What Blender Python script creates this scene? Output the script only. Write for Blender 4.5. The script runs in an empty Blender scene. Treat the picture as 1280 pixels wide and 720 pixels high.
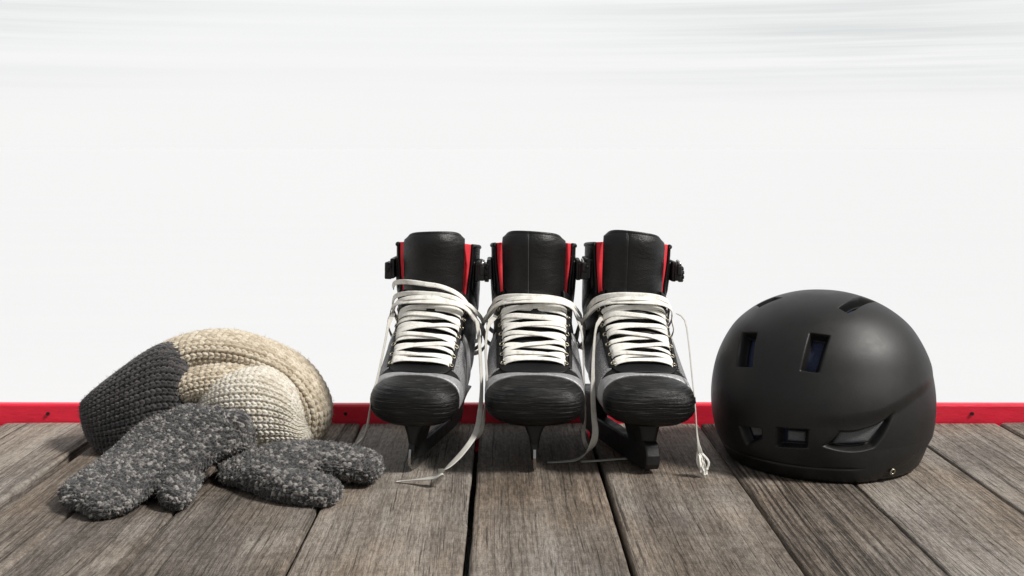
import bpy, math
import numpy as np
from mathutils import Matrix, Vector

# ------------------------------------------------------------------ camera, world, sun, exposure
scn = bpy.context.scene
C = scn.collection
CAMH, FPX, VX, VY = .38, 1500.0, 628.0, 185.0
cam_d = bpy.data.cameras.new("camera"); cam = bpy.data.objects.new("camera", cam_d); C.objects.link(cam)
cam.location = (0, 0, CAMH); cam.rotation_euler = (math.radians(90), 0, 0)
cam_d.sensor_width = 36; cam_d.lens = 36 * FPX / 1280
cam_d.shift_x = (640 - VX) / 1280; cam_d.shift_y = -(360 - VY) / 1280
cam_d.clip_start = .02; cam_d.clip_end = 3000
scn.camera = cam
SUN = Vector((.64, -.25, .72)).normalized()
w = bpy.data.worlds.new("World"); scn.world = w; w.use_nodes = True

sun_d = bpy.data.lights.new("sun", 'SUN'); sun_d.energy = 4.2; sun_d.angle = math.radians(12); sun_d.color = (1, .965, .92)
sun = bpy.data.objects.new("sun", sun_d); C.objects.link(sun); sun.location = (3, 2, 4)
sun.rotation_euler = SUN.to_track_quat('Z', 'Y').to_euler()
scn.view_settings.view_transform = 'Standard'; scn.view_settings.look = 'None'
scn.view_settings.exposure = 0; scn.view_settings.gamma = 1; scn.view_settings.use_curve_mapping = False

def P(px, py, d=None, z=None):
    """point seen at a photo pixel, at distance d or at height z"""
    if d is None: d = (CAMH - z) * FPX / (py - VY)
    return np.array([(px - VX) / FPX * d, d, CAMH - (py - VY) / FPX * d])

# ------------------------------------------------------------------ node helpers
class N:
    def __init__(s, tree): s.t = tree; s.t.nodes.clear()
    def n(s, typ, inputs=None, **kw):
        nd = s.t.nodes.new(typ)
        for k, v in kw.items(): setattr(nd, k, v)
        for k, v in (inputs or {}).items():
            so = nd.inputs[k]
            if hasattr(v, 'is_output'): s.t.links.new(v, so)
            else: so.default_value = v
        return nd
    def math(s, op, a, b=0.0, c=0.0, clamp=False):
        nd = s.n('ShaderNodeMath', {0: a, 1: b, 2: c}, operation=op, use_clamp=clamp); return nd.outputs[0]
    def mix(s, f, a, b, blend='MIX'):
        nd = s.n('ShaderNodeMix', data_type='RGBA', blend_type=blend)
        for i, v in ((0, f), (6, a), (7, b)):
            if hasattr(v, 'is_output'): s.t.links.new(v, nd.inputs[i])
            else: nd.inputs[i].default_value = v if i == 0 else (*v, 1)[:4]
        return nd.outputs[2]
    def ramp(s, f, stops, interp='LINEAR'):
        nd = s.n('ShaderNodeValToRGB', {0: f}); cr = nd.color_ramp; cr.interpolation = interp
        while len(cr.elements) < len(stops): cr.elements.new(.5)
        for e, (p, c) in zip(cr.elements, stops):
            e.position = p; e.color = (c, c, c, 1) if not hasattr(c, '__len__') else (*c, 1)
        return nd.outputs[0]
    def noise(s, vec, scale, detail=4, rough=.55, dist=0.0):
        return s.n('ShaderNodeTexNoise', {'Vector': vec, 'Scale': scale, 'Detail': detail, 'Roughness': rough, 'Distortion': dist}).outputs[0]
    def mapv(s, vec, scale=(1, 1, 1), loc=(0, 0, 0), rot=(0, 0, 0)):
        return s.n('ShaderNodeMapping', {0: vec, 'Scale': scale, 'Location': loc, 'Rotation': rot}).outputs[0]

# world: pale overcast sky with streaked cloud, over a Nishita sky
W = N(w.node_tree)
sky = W.n('ShaderNodeTexSky', sky_type='NISHITA', sun_disc=False)
sky.sun_elevation = math.asin(SUN.z); sky.sun_rotation = math.atan2(SUN.x, SUN.y)
tc = W.n('ShaderNodeTexCoord')
st = W.noise(W.mapv(tc.outputs['Generated'], (1.6, 1.6, 85)), 1.0, 7, .62)
st2 = W.noise(W.mapv(tc.outputs['Generated'], (2.5, 2.5, 18), loc=(3.1, 0, 1.7)), 1.0, 3, .5)
sep = W.n('ShaderNodeSeparateXYZ', {0: tc.outputs['Generated']})
hgt = W.n('ShaderNodeMapRange', {0: sep.outputs[2], 1: .02, 2: .12, 3: 0.0, 4: 1.0}).outputs[0]
side = W.n('ShaderNodeMapRange', {0: sep.outputs[0], 1: .03, 2: .30, 3: .22, 4: 1.0}).outputs[0]
left = W.n('ShaderNodeMapRange', {0: sep.outputs[0], 1: -.12, 2: -.38, 3: .0, 4: .55}).outputs[0]
amt = W.math('MULTIPLY', hgt, W.math('MAXIMUM', side, left))
streak = W.math('MULTIPLY', W.math('MULTIPLY', W.ramp(st, [(.36, 0.0), (.68, 1.0)]), W.ramp(st2, [(.3, .25), (.65, 1.0)])), amt, clamp=True)
cloud = W.mix(streak, (.922, .922, .920), (.54, .575, .58))
bg1 = W.n('ShaderNodeBackground', {'Color': sky.outputs[0], 'Strength': .06})
bg2 = W.n('ShaderNodeBackground', {'Color': cloud, 'Strength': .98})
# the overcast is brightest over the ice ahead and duller behind and overhead
glow = W.n('ShaderNodeMapRange', {0: sep.outputs[1], 1: .15, 2: .80, 3: .47, 4: 1.0}, interpolation_type='SMOOTHSTEP').outputs[0]
W.t.links.new(W.math('MULTIPLY', glow, 1.035), bg2.inputs['Strength'])
ms = W.n('ShaderNodeMixShader', {0: .95, 1: bg1.outputs[0], 2: bg2.outputs[0]})
W.n('ShaderNodeOutputWorld', {0: ms.outputs[0]})

def material(name, rough=.6, spec=.5):
    m = bpy.data.materials.new(name); m.use_nodes = True; k = N(m.node_tree)
    k.b = k.n('ShaderNodeBsdfPrincipled', {'Roughness': rough, 'Specular IOR Level': spec})
    k.out = k.n('ShaderNodeOutputMaterial', {0: k.b.outputs[0]}); k.m = m
    k.tc = k.n('ShaderNodeTexCoord'); k.o = k.tc.outputs['Object']
    return k
def link(k, v, name): k.t.links.new(v, k.b.inputs[name])
def bump(k, h, dist, strength=1.0):
    b = k.n('ShaderNodeBump', {'Height': h, 'Distance': dist, 'Strength': strength}); link(k, b.outputs[0], 'Normal')

def simple(name, col, rough, var=.25, scale=60, bscale=900, bdist=.0002, spec=.5, metal=0.0, rvar=.12):
    k = material(name, rough, spec)
    nz = k.noise(k.o, scale, 5)
    lo = tuple(c * (1 - var) for c in col); hi = tuple(min(1, c * (1 + var)) for c in col)
    link(k, k.mix(k.ramp(nz, [(.3, 0.), (.7, 1.)]), lo, hi), 'Base Color')
    link(k, k.n('ShaderNodeMapRange', {0: nz, 1: .3, 2: .7, 3: max(0, rough - rvar), 4: min(1, rough + rvar)}).outputs[0], 'Roughness')
    k.b.inputs['Metallic'].default_value = metal
    bump(k, k.noise(k.o, bscale, 3), bdist)
    return k.m

M = {}
M['leather'] = simple('black_leather', (.005, .005, .0054), .5, bscale=700, bdist=.0005, scale=25, spec=.3)
M['plastic'] = simple('black_plastic', (.006, .006, .0065), .45, bscale=900, bdist=.0001)
M['holder'] = simple('holder_plastic', (.006, .006, .006), .5, bscale=500, bdist=.0002)
M['red_lining'] = simple('red_lining', (.78, .035, .05), .85, bscale=1500, bdist=.0004, var=.12)
def scuffed_red():
    k = material('scuffed_red_paint', .32)
    a = k.noise(k.mapv(k.o, (9, 60, 40)), 1.0, 6, .65); b = k.noise(k.mapv(k.o, (45, 200, 190)), 1.0, 6, .75)
    col = k.mix(k.ramp(a, [(.35, 0.), (.7, 1.)]), (.90, .022, .06), (.68, .011, .038))
    col = k.mix(k.math('MULTIPLY', k.ramp(b, [(.60, 0.), (.70, 1.)]), .8), col, (.20, .025, .03))
    link(k, col, 'Base Color'); link(k, k.n('ShaderNodeMapRange', {0: b, 1: .3, 2: .7, 3: .22, 4: .6}).outputs[0], 'Roughness')
    bump(k, b, .0005); return k.m
M['red_paint_plain'] = simple('red_paint', (.80, .014, .045), .3, var=.15, scale=14, bscale=120, bdist=.0002)
M['red_paint'] = scuffed_red()
M['steel'] = simple('blade_steel', (.45, .45, .44), .28, metal=1.0, bscale=1200, bdist=.00005)
M['screw'] = simple('screw_metal', (.42, .38, .30), .35, metal=1.0, bscale=1500, bdist=.0001)
M['shell'] = simple('matte_black_shell', (.0055, .0052, .0052), .46, spec=.40, var=.2, scale=9, bscale=2200, bdist=.00012, rvar=.05)
def shell_mat():
    k = material('matte_black_shell', .45, .45)
    a = k.noise(k.o, 14, 6, .6); b = k.noise(k.mapv(k.o, (60, 60, 60), rot=(.4, .7, 0)), 1.0, 8, .75); c = k.noise(k.mapv(k.o, (400, 22, 300), rot=(.3, .5, .9)), 1.0, 5, .7)
    sc = k.math('MULTIPLY', k.ramp(c, [(.66, 0.), (.74, 1.)]), k.ramp(a, [(.5, 0.), (.7, 1.)]))
    link(k, k.mix(sc, k.mix(k.ramp(b, [(.35, 0.), (.7, 1.)]), (.0048, .0046, .0045), (.0085, .008, .0078)), (.035, .034, .033)), 'Base Color')
    link(k, k.n('ShaderNodeMapRange', {0: k.math('ADD', k.math('MULTIPLY', a, .6), k.math('MULTIPLY', b, .4)), 1: .35, 2: .65, 3: .40, 4: .54}).outputs[0], 'Roughness')
    bump(k, k.math('ADD', k.noise(k.o, 1500, 2), k.math('MULTIPLY', sc, .6)), .00016); return k.m
M['shell'] = shell_mat()
M['foam'] = simple('blue_grey_foam', (.035, .045, .085), .85, bscale=900, bdist=.0006, spec=.2)
M['foam_grey'] = simple('grey_foam', (.10, .105, .11), .5, bscale=900, bdist=.0006)
M['seam'] = simple('seam_thread', (.05, .05, .05), .7)

k = material('tongue_leather', .40, .38)
nz = k.noise(k.o, 30, 6)
link(k, k.mix(k.ramp(nz, [(.35, 0.), (.7, 1.)]), (.006, .006, .0062), (.011, .0105, .0105)), 'Base Color')
h1 = k.noise(k.mapv(k.o, (9, 9, 26)), 3.0, 6, .6, .8)
h2 = k.n('ShaderNodeTexVoronoi', {'Vector': k.o, 'Scale': 900}).outputs[0]
bump(k, k.math('ADD', k.math('MULTIPLY', h1, 2.0), k.math('MULTIPLY', h2, .3)), .0007); M['tongue'] = k.m

k = material('ribbed_toe_rubber', .36, .28)
wv = k.n('ShaderNodeTexNoise', {'Vector': k.mapv(k.o, (14, 14, 520)), 'Scale': 1.0, 'Detail': 4, 'Roughness': .5, 'Distortion': .1}).outputs[0]
sc_ = k.noise(k.mapv(k.o, (40, 40, 700)), 1.0, 6, .7)
link(k, k.mix(k.ramp(sc_, [(.55, 0.), (.8, 1.)]), (.005, .005, .005), (.09, .088, .085)), 'Base Color')
link(k, k.n('ShaderNodeMapRange', {0: sc_, 1: .3, 2: .75, 3: .26, 4: .5}).outputs[0], 'Roughness')
bump(k, k.math('ADD', wv, k.math('MULTIPLY', sc_, .6)), .0016, .8); M['toe'] = k.m

k = material('grey_mesh_panel', .55)
v = k.n('ShaderNodeTexVoronoi', {'Vector': k.o, 'Scale': 1100}).outputs[0]
nz = k.noise(k.o, 90, 5)
link(k, k.mix(k.ramp(v, [(.15, 0.), (.6, 1.)]), (.46, .46, .47), (.12, .12, .125)), 'Base Color')
bump(k, k.math('ADD', k.math('MULTIPLY', v, -1.0), nz), .0006); M['mesh'] = k.m
k = material('silver_band', .38)
link(k, k.mix(k.noise(k.o, 160, 6), (.16, .16, .165), (.60, .60, .61)), 'Base Color')
k.b.inputs['Metallic'].default_value = .35
bump(k, k.noise(k.o, 1400, 2), .0004); M['silver'] = k.m

k = material('lace_cotton', .85)
uv = k.tc.outputs['UV']
wa = k.n('ShaderNodeTexWave', {'Vector': k.mapv(uv, (1, 1, 1), rot=(0, 0, .7)), 'Scale': 260, 'Distortion': 1.5, 'Detail': 1}, wave_type='BANDS').outputs[1]
dirt = k.noise(k.o, 110, 6, .65)
link(k, k.mix(k.ramp(dirt, [(.50, 0.), (.78, 1.)]), (.86, .845, .79), (.52, .49, .43)), 'Base Color')
bump(k, k.noise(k.o, 420, 2), .0004, .5); M['lace'] = k.m

k = material('lace_grey_cotton', .8)
dirt = k.noise(k.o, 90, 6, .65)
link(k, k.mix(dirt, (.66, .64, .59), (.30, .29, .26)), 'Base Color')
bump(k, k.noise(k.o, 500, 2), .0004, .5); M['lace_grey'] = k.m

# knitted wool: yarn colour varies stitch by stitch (attribute) with fibre noise on top
def wool(name, c0, c1, c2, fib=1600, rough=.95):
    k = material(name, rough, .15)
    a = k.n('ShaderNodeAttribute', attribute_name='stitch').outputs['Fac']
    nz = k.noise(k.o, 420, 6, .7)
    f = k.math('ADD', k.math('MULTIPLY', a, .75), k.math('MULTIPLY', k.math('SUBTRACT', nz, .5), 1.1), clamp=True)
    link(k, k.ramp(f, [(0, c0), (.45, c1), (1, c2)]), 'Base Color')
    k.b.inputs['Sheen Weight'].default_value = .35; k.b.inputs['Sheen Roughness'].default_value = .6
    bump(k, k.noise(k.o, fib, 4, .7), .0012, .8)
    return k.m
M['wool_beige'] = wool('beige_wool', (.45, .37, .26), (.66, .575, .44), (.84, .77, .64))
M['wool_pale'] = wool('pale_wool', (.58, .52, .42), (.76, .71, .61), (.86, .83, .76))
M['wool_dark'] = wool('charcoal_wool', (.012, .012, .0125), (.030, .0275, .028), (.10, .082, .082))
M['wool_marl'] = wool('marled_grey_wool', (.007, .0065, .0065), (.040, .037, .036), (.52, .485, .45))

# weathered planks
k = material('weathered_wood', .75, .3)
a = k.n('ShaderNodeAttribute', attribute_name='plank')
sp = k.n('ShaderNodeSeparateColor', {0: a.outputs['Color']})
zz = k.n('ShaderNodeSeparateXYZ', {0: k.o}).outputs[2]
off = k.n('ShaderNodeCombineXYZ', {0: k.math('ADD', zz, k.math('MULTIPLY', sp.outputs[0], 13.7)), 1: k.math('MULTIPLY', sp.outputs[0], 41.3), 2: 0.0}).outputs[0]
pos = k.n('ShaderNodeVectorMath', {0: k.o, 1: off}, operation='ADD').outputs[0]
warp = k.n('ShaderNodeTexNoise', {'Vector': k.mapv(pos, (5, 1.6, 1)), 'Scale': 1.0, 'Detail': 3}).outputs['Color']
wv_ = k.n('ShaderNodeVectorMath', {0: warp, 1: (.022, .0, .0)}, operation='MULTIPLY').outputs[0]
posw = k.n('ShaderNodeVectorMath', {0: pos, 1: wv_}, operation='ADD').outputs[0]
fib = k.noise(k.mapv(posw, (560, 26, 1)), 1.0, 8, .75)
grain = k.noise(k.mapv(posw, (120, 4.5, 1)), 1.0, 8, .70)
band = k.noise(k.mapv(posw, (26, 1.1, 1)), 1.0, 4, .55)
patch = k.noise(k.mapv(pos, (7, 4.5, 1)), 1.0, 5, .6)
saw = k.noise(k.mapv(pos, (18, 330, 1)), 1.0, 4, .6)
speck = k.noise(k.mapv(pos, (620, 260, 1)), 1.0, 5, .8)
crack = k.noise(k.mapv(posw, (130, 1.5, 1), loc=(7, 3, 0)), 1.0, 5, .6)
crack = k.math('ADD', crack, k.math('MULTIPLY', sp.outputs[2], .085))
ckm = k.math('MULTIPLY', k.ramp(crack, [(.63, 0.), (.67, 1.)]), k.ramp(fib, [(.42, 0.), (.56, 1.)]))
ck2 = k.noise(k.mapv(posw, (330, 5, 1), loc=(1, 9, 0)), 1.0, 4, .6)
ckm2 = k.math('MULTIPLY', k.ramp(ck2, [(.62, 0.), (.67, 1.)]), .75)
cks = k.math('MAXIMUM', ckm, ckm2)
vk = k.n('ShaderNodeTexVoronoi', {'Vector': k.mapv(pos, (5.5, 2.3, 1)), 'Scale': 1.0})
knot = k.ramp(vk.outputs[0], [(.03, 1.), (.10, 0.)])
line = k.n('ShaderNodeTexNoise', {'Vector': k.mapv(posw, (230, 2.2, 1), loc=(3, 1, 0)), 'Scale': 1.0, 'Detail': 3, 'Roughness': .55}).outputs[0]
linec = k.ramp(line, [(.38, 0.), (.47, .75), (.58, 1.)])
fleck = k.ramp(k.noise(k.mapv(pos, (330, 60, 1), loc=(2, 2, 0)), 1.0, 4, .6), [(.40, 0.), (.56, 1.)])
wear = k.ramp(k.noise(k.mapv(pos, (9, 5, 1), loc=(8, 2, 0)), 1.0, 5, .6), [(.56, 0.), (.68, 1.)])
v1 = k.math('ADD', k.math('MULTIPLY', grain, .50), k.math('MULTIPLY', band, .60))
v1 = k.math('ADD', v1, k.math('MULTIPLY', fib, .52))
v1 = k.math('ADD', v1, k.math('MULTIPLY', patch, .56))
v1 = k.math('ADD', v1, k.math('MULTIPLY', saw, .20))
v1 = k.math('ADD', v1, k.math('MULTIPLY', speck, .60))
v1 = k.math('ADD', v1, k.math('MULTIPLY', k.math('SUBTRACT', sp.outputs[1], .5), .55))
lw = k.math('ADD', .02, k.math('MULTIPLY', sp.outputs[2], .30))
v1 = k.math('ADD', v1, k.math('MULTIPLY', k.math('SUBTRACT', linec, .62), lw))
v1 = k.math('ADD', v1, k.math('MULTIPLY', k.math('SUBTRACT', fleck, .6), .14))
v1 = k.math('ADD', v1, k.math('MULTIPLY', wear, .13))
v1 = k.math('SUBTRACT', v1, .485)
# remap so that the ramp's range covers the summed noises
mr = k.n('ShaderNodeMapRange', {0: v1, 1: .72, 2: 1.32, 3: 0.0, 4: 1.0}).outputs[0]
col = k.ramp(mr, [(0, (.036, .030, .0245)), (.36, (.108, .092, .077)), (.60, (.180, .158, .137)), (1, (.35, .320, .285))])
tint = k.noise(k.mapv(pos, (6, 3, 1), loc=(5, 5, 0)), 1.0, 3)
col = k.mix(k.ramp(tint, [(.4, 0.), (.65, .9)]), col, (1.0, .88, .76), 'MULTIPLY')
col = k.mix(k.math('MULTIPLY', knot, .6), col, (.05, .038, .028))
col = k.mix(k.math('MULTIPLY', cks, .85), col, (.022, .018, .014))
hsum = k.math('ADD', k.math('MULTIPLY', grain, 1.2), k.math('MULTIPLY', fib, .8))
hsum = k.math('ADD', hsum, k.math('MULTIPLY', speck, .5))
hsum = k.math('ADD', hsum, k.math('MULTIPLY', linec, .45))
hsum = k.math('ADD', hsum, k.math('MULTIPLY', saw, .35))
hsum = k.math('SUBTRACT', hsum, k.math('MULTIPLY', cks, 1.6))
link(k, col, 'Base Color'); bump(k, hsum, .0016, .9)
link(k, k.n('ShaderNodeMapRange', {0: fib, 1: .3, 2: .7, 3: .62, 4: .88}).outputs[0], 'Roughness')
M['wood'] = k.m

k = material('ice', .42, .5)
s1 = k.noise(k.mapv(k.o, (.35, 2.6, 1)), 1.0, 6, .6)
link(k, k.mix(k.ramp(s1, [(.35, 0.), (.7, 1.)]), (.641, .652, .669), (.656, .662, .677)), 'Base Color')
bump(k, k.noise(k.mapv(k.o, (1, 3, 1)), 2.0, 6), .01, .3); M['ice'] = k.m

# ------------------------------------------------------------------ mesh helpers
def tag(o, label=None, cat=None, group=None, kind=None):
    if label: o['label'] = label
    if cat: o['category'] = cat
    if group: o['group'] = group
    if kind: o['kind'] = kind
    return o
def empty(name, loc, rot=(0, 0, 0)):
    o = bpy.data.objects.new(name, None); C.objects.link(o); o.location = loc; o.rotation_euler = rot; o.empty_display_size = .05
    return o
def mesh_obj(name, V, F, mat, parent=None, smooth=True, uv=None, attr=None, world=False):
    me = bpy.data.meshes.new(name); V = np.asarray(V, float)
    if world and parent is not None:
        mi = np.array(parent_mat(parent).inverted()); V = V @ mi[:3, :3].T + mi[:3, 3]
    me.from_pydata(V.tolist(), [], F if isinstance(F, list) else F.tolist()); me.update()
    if smooth: me.polygons.foreach_set('use_smooth', [True] * len(me.polygons))
    if uv is not None:
        l = me.uv_layers.new(name='UV'); vi = np.empty(len(me.loops), int); me.loops.foreach_get('vertex_index', vi)
        l.data.foreach_set('uv', np.asarray(uv, float)[vi].ravel())
    for an, av in (attr or {}).items():
        A = me.attributes.new(an, 'FLOAT', 'POINT'); A.data.foreach_set('value', np.asarray(av, float).ravel())
    me.materials.append(M[mat] if isinstance(mat, str) else mat)
    o = bpy.data.objects.new(name, me); C.objects.link(o)
    if parent is not None: o.parent = parent
    return o
def parent_mat(p): return Matrix.LocRotScale(p.location, p.rotation_euler, p.scale)
def gfaces(nu, nv, cu=False, cv=False, base=0, flip=False):
    i = np.arange(nu if cu else nu - 1); j = np.arange(nv if cv else nv - 1)
    I, J = np.meshgrid(i, j, indexing='ij'); I2 = (I + 1) % nu; J2 = (J + 1) % nv
    q = np.stack([I * nv + J, I2 * nv + J, I2 * nv + J2, I * nv + J2], -1).reshape(-1, 4) + base
    return q[:, ::-1] if flip else q
def slab(outer, inner):
    """closed sheet between two open grids"""
    nu, nv = outer.shape[:2]; n = nu * nv
    F = [gfaces(nu, nv), gfaces(nu, nv, base=n, flip=True)]
    bd = np.r_[np.arange(nv), np.arange(1, nu) * nv + nv - 1, (nu - 1) * nv + np.arange(nv - 2, -1, -1), np.arange(nu - 2, 0, -1) * nv]
    b2 = np.roll(bd, -1); F.append(np.stack([bd, b2, b2 + n, bd + n], -1))
    return np.vstack([outer.reshape(-1, 3), inner.reshape(-1, 3)]), np.vstack(F)[:, ::-1]
def catmull(T, n=None, t=None):
    T = np.asarray(T, float); T2 = T.reshape(len(T), -1)
    Pp = np.vstack([2 * T2[0] - T2[1], T2, 2 * T2[-1] - T2[-2]]); m = len(T) - 1
    if t is None: t = np.linspace(0, m, n)
    t = np.asarray(t, float); sh = t.shape; t = np.clip(t.ravel(), 0, m)
    i = np.minimum(t.astype(int), m - 1); f = (t - i)[:, None]
    a, b, c, d = Pp[i], Pp[i + 1], Pp[i + 2], Pp[i + 3]
    r = .5 * (2 * b + (c - a) * f + (2 * a - 5 * b + 4 * c - d) * f * f + (3 * b - a - 3 * c + d) * f ** 3)
    return r.reshape(sh + T.shape[1:])
def even(path, n):
    Q = catmull(path, 40 * len(path)); L = np.r_[0, np.cumsum(np.linalg.norm(np.diff(Q, axis=0), axis=1))]
    t = np.linspace(0, L[-1], n); return np.stack([np.interp(t, L, Q[:, k]) for k in range(Q.shape[1])], -1), L[-1]
def nrm(v): return v / (np.linalg.norm(v, axis=-1, keepdims=True) + 1e-12)
def sgp(x, e): return np.sign(x) * np.abs(x) ** e
def ribbon(path, wdir, width, thick, n=60):
    """flat woven tape along path; wdir = across direction per point"""
    A = np.hstack([np.asarray(path, float), np.asarray(wdir, float)]); Q, L = even(A, n)
    p = Q[:, :3]; wd = Q[:, 3:6]; T = nrm(np.gradient(p, axis=0)); wd = nrm(wd - (wd * T).sum(1, keepdims=True) * T); up = np.cross(T, wd)
    wdt = np.full(n, width) if np.isscalar(width) else np.interp(np.linspace(0, 1, n), np.linspace(0, 1, len(width)), width)
    prof = [(-1, 0), (-.92, .8), (-.5, 1), (0, .8), (.5, 1), (.92, .8), (1, 0), (.92, -.8), (.5, -1), (0, -.8), (-.5, -1), (-.92, -.8)]
    V = np.stack([p + wd * (a * wdt / 2)[:, None] + up * (b * thick / 2) for a, b in prof], 1)
    uv = np.stack([np.broadcast_to(np.linspace(0, L, n)[:, None], (n, 12)), np.broadcast_to(np.array([a for a, b in prof])[None] * .004, (n, 12))], -1)
    F = gfaces(n, 12, cv=True).tolist(); F.append(list(range(11, -1, -1))); F.append([(n - 1) * 12 + i for i in range(12)])
    return V.reshape(-1, 3), F, uv.reshape(-1, 2)
class Join:
    def __init__(s): s.V, s.F, s.U, s.n = [], [], [], 0
    def add(s, V, F, U=None):
        V = np.asarray(V, float).reshape(-1, 3); s.V.append(V); s.F += [[int(i) + s.n for i in f] for f in F]
        s.U.append(np.zeros((len(V), 2)) if U is None else U); s.n += len(V)
    def build(s, name, mat, parent=None, **kw): return mesh_obj(name, np.vstack(s.V), s.F, mat, parent, uv=np.vstack(s.U), **kw)
def bevel(o, wdt, seg=3):
    m = o.modifiers.new('bevel', 'BEVEL'); m.width = wdt; m.segments = seg; m.limit_method = 'ANGLE'; m.angle_limit = math.radians(35)
    return o
def boxv(c, s, R=None):
    c = np.array(c, float); s = np.array(s, float) / 2
    V = np.array([[x, y, z] for x in (-1, 1) for y in (-1, 1) for z in (-1, 1)], float) * s
    if R is not None: V = V @ np.array(R).T
    return V + c, [[0, 1, 3, 2], [4, 6, 7, 5], [0, 4, 5, 1], [2, 3, 7, 6], [0, 2, 6, 4], [1, 5, 7, 3]]
def prism(poly, x0, x1):
    """polygon in (y,z), extruded along x"""
    n = len(poly); V = [(x0, y, z) for y, z in poly] + [(x1, y, z) for y, z in poly]
    F = [[i, (i + 1) % n, n + (i + 1) % n, n + i] for i in range(n)] + [list(range(n))[::-1], list(range(n, 2 * n))]
    return V, F
def cyl(c, axis, r, h, n=24, r2=None):
    axis = Vector(axis).normalized(); R = np.array(axis.to_track_quat('Z', 'Y').to_matrix()); r2 = r if r2 is None else r2
    a = np.linspace(0, 2 * np.pi, n, endpoint=False)
    V = np.vstack([np.stack([r * np.cos(a), r * np.sin(a), 0 * a - h / 2], 1), np.stack([r2 * np.cos(a), r2 * np.sin(a), 0 * a + h / 2], 1)]) @ R.T + np.array(c)
    F = [[i, (i + 1) % n, n + (i + 1) % n, n + i] for i in range(n)] + [list(range(n))[::-1], list(range(n, 2 * n))]
    return V, F
rng = np.random.default_rng(11)

# ------------------------------------------------------------------ setting: ice, deck
s = 900
tag(mesh_obj('ice', [(-s, 1.3, -.14), (s, 1.3, -.14), (s, 1800, -.14), (-s, 1800, -.14), (-s, -s, -.14), (s, -s, -.14)], [[0, 1, 2, 3], [4, 5, 1, 0]], 'ice'), 'smooth white ice sheet stretching away behind the deck', kind='structure')

edges = [-.033, .117, .272, .399, .544, .684, .83, .975, 1.12, 1.27]
ledges = [-.033, -.194, -.342, -.449, -.534, -.69, -.84, -.985, -1.13, -1.28]
gap = {-.033: .0050, .117: .0058, .272: .0026, .399: .0010, .544: .0022, .684: .0035, -.194: .0028, -.342: .0018, -.449: .0016, -.534: .0120, -.69: .004}
shade = {0: .58, 1: .56, 2: .32, 3: .72, 4: .66, 5: .52, 6: .5, 7: .6, 8: .5}
lsh = {0: .72, 1: .50, 2: .46, 3: .44, 4: .80, 5: .60, 6: .5, 7: .5, 8: .5}
lift = {('r', 3): -.0012, ('l', 4): .0012, ('l', 3): -.0015, ('r', 5): .002, ('r', 0): 0}
DY0, DY1 = -2.0, 1.655
JV, JF, JA, jn = [], [], [], 0
def plank(x0, x1, seed, sh, dz):
    global jn
    g0, g1 = gap.get(x0, gap.get(round(x0, 3), .004)) / 2, gap.get(x1, .004) / 2
    x0 += g0; x1 -= g1
    ys = np.r_[np.linspace(DY0, .85, 40), np.linspace(.85, DY1, 420)[1:]]
    n = len(ys)
    def wob(k_, amp):
        r = np.random.default_rng(seed * 7 + k_); t = ys
        return amp * sum(r.normal() * np.sin(t * f + r.uniform(0, 6.3)) / (1 + .02 * f) for f in (5, 13, 31, 70, 150, 260)) / 2.2
    e0, e1 = x0 + np.abs(wob(1, .0009)), x1 - np.abs(wob(2, .0009))
    u = np.array([0, .012, .03, .06, .15, .3, .45, .6, .75, .85, .94, .97, .988, 1.0])
    du = np.minimum(u, 1 - u) * (x1 - x0)
    z = -.0022 * np.exp(-du / .0016)
    X = e0[:, None] + (e1 - e0)[:, None] * u[None]
    Y = np.broadcast_to(ys[:, None], X.shape)
    cup = .0006 * np.random.default_rng(seed).normal()
    Z = dz + z[None] + wob(3, .0003)[:, None] + cup * (4 * (u - .5) ** 2)[None] + 0 * X
    top = np.stack([X, Y, Z], -1)
    Lw = np.stack([e0 + .001, ys, 0 * ys + dz - .032], -1)[:, None]; Rw = np.stack([e1 - .001, ys, 0 * ys + dz - .032], -1)[:, None]
    G = np.concatenate([Lw, top, Rw], 1); m = G.shape[1]
    JV.append(G.reshape(-1, 3)); F = gfaces(n, m, cv=True, base=jn).tolist()
    F.append([jn + (n - 1) * m + i for i in range(m)]); JF.extend(F)
    JA.append(np.tile([(seed * .37) % 1.0, sh, {5: 1.0, 6: .40, 4: .05, 7: .5, 32: .3, 34: .5}.get(seed, (seed * .61) % .35), 1], (n * m, 1))); jn += n * m
for i in range(9):
    plank(edges[i], edges[i + 1], 3 + i, shade[i], lift.get(('r', i), 0))
    plank(ledges[i + 1], ledges[i], 31 + i, lsh[i], lift.get(('l', i), 0))
for y in (0.0, .75, 1.628):                                             # joists below
    V, F = boxv((0, y, -.088), (2.54, .05, .10)); JV.append(V); JF += [[a_ + jn for a_ in f] for f in F]; JA.append(np.tile([.5, .2, 0, 1], (8, 1))); jn += 8
deck = mesh_obj('deck', np.vstack(JV), JF, 'wood', smooth=True)
ca = deck.data.color_attributes.new('plank', 'FLOAT_COLOR', 'POINT'); ca.data.foreach_set('color', np.vstack(JA).ravel())
tag(deck, 'weathered grey-brown wooden plank deck', kind='structure')

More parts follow.
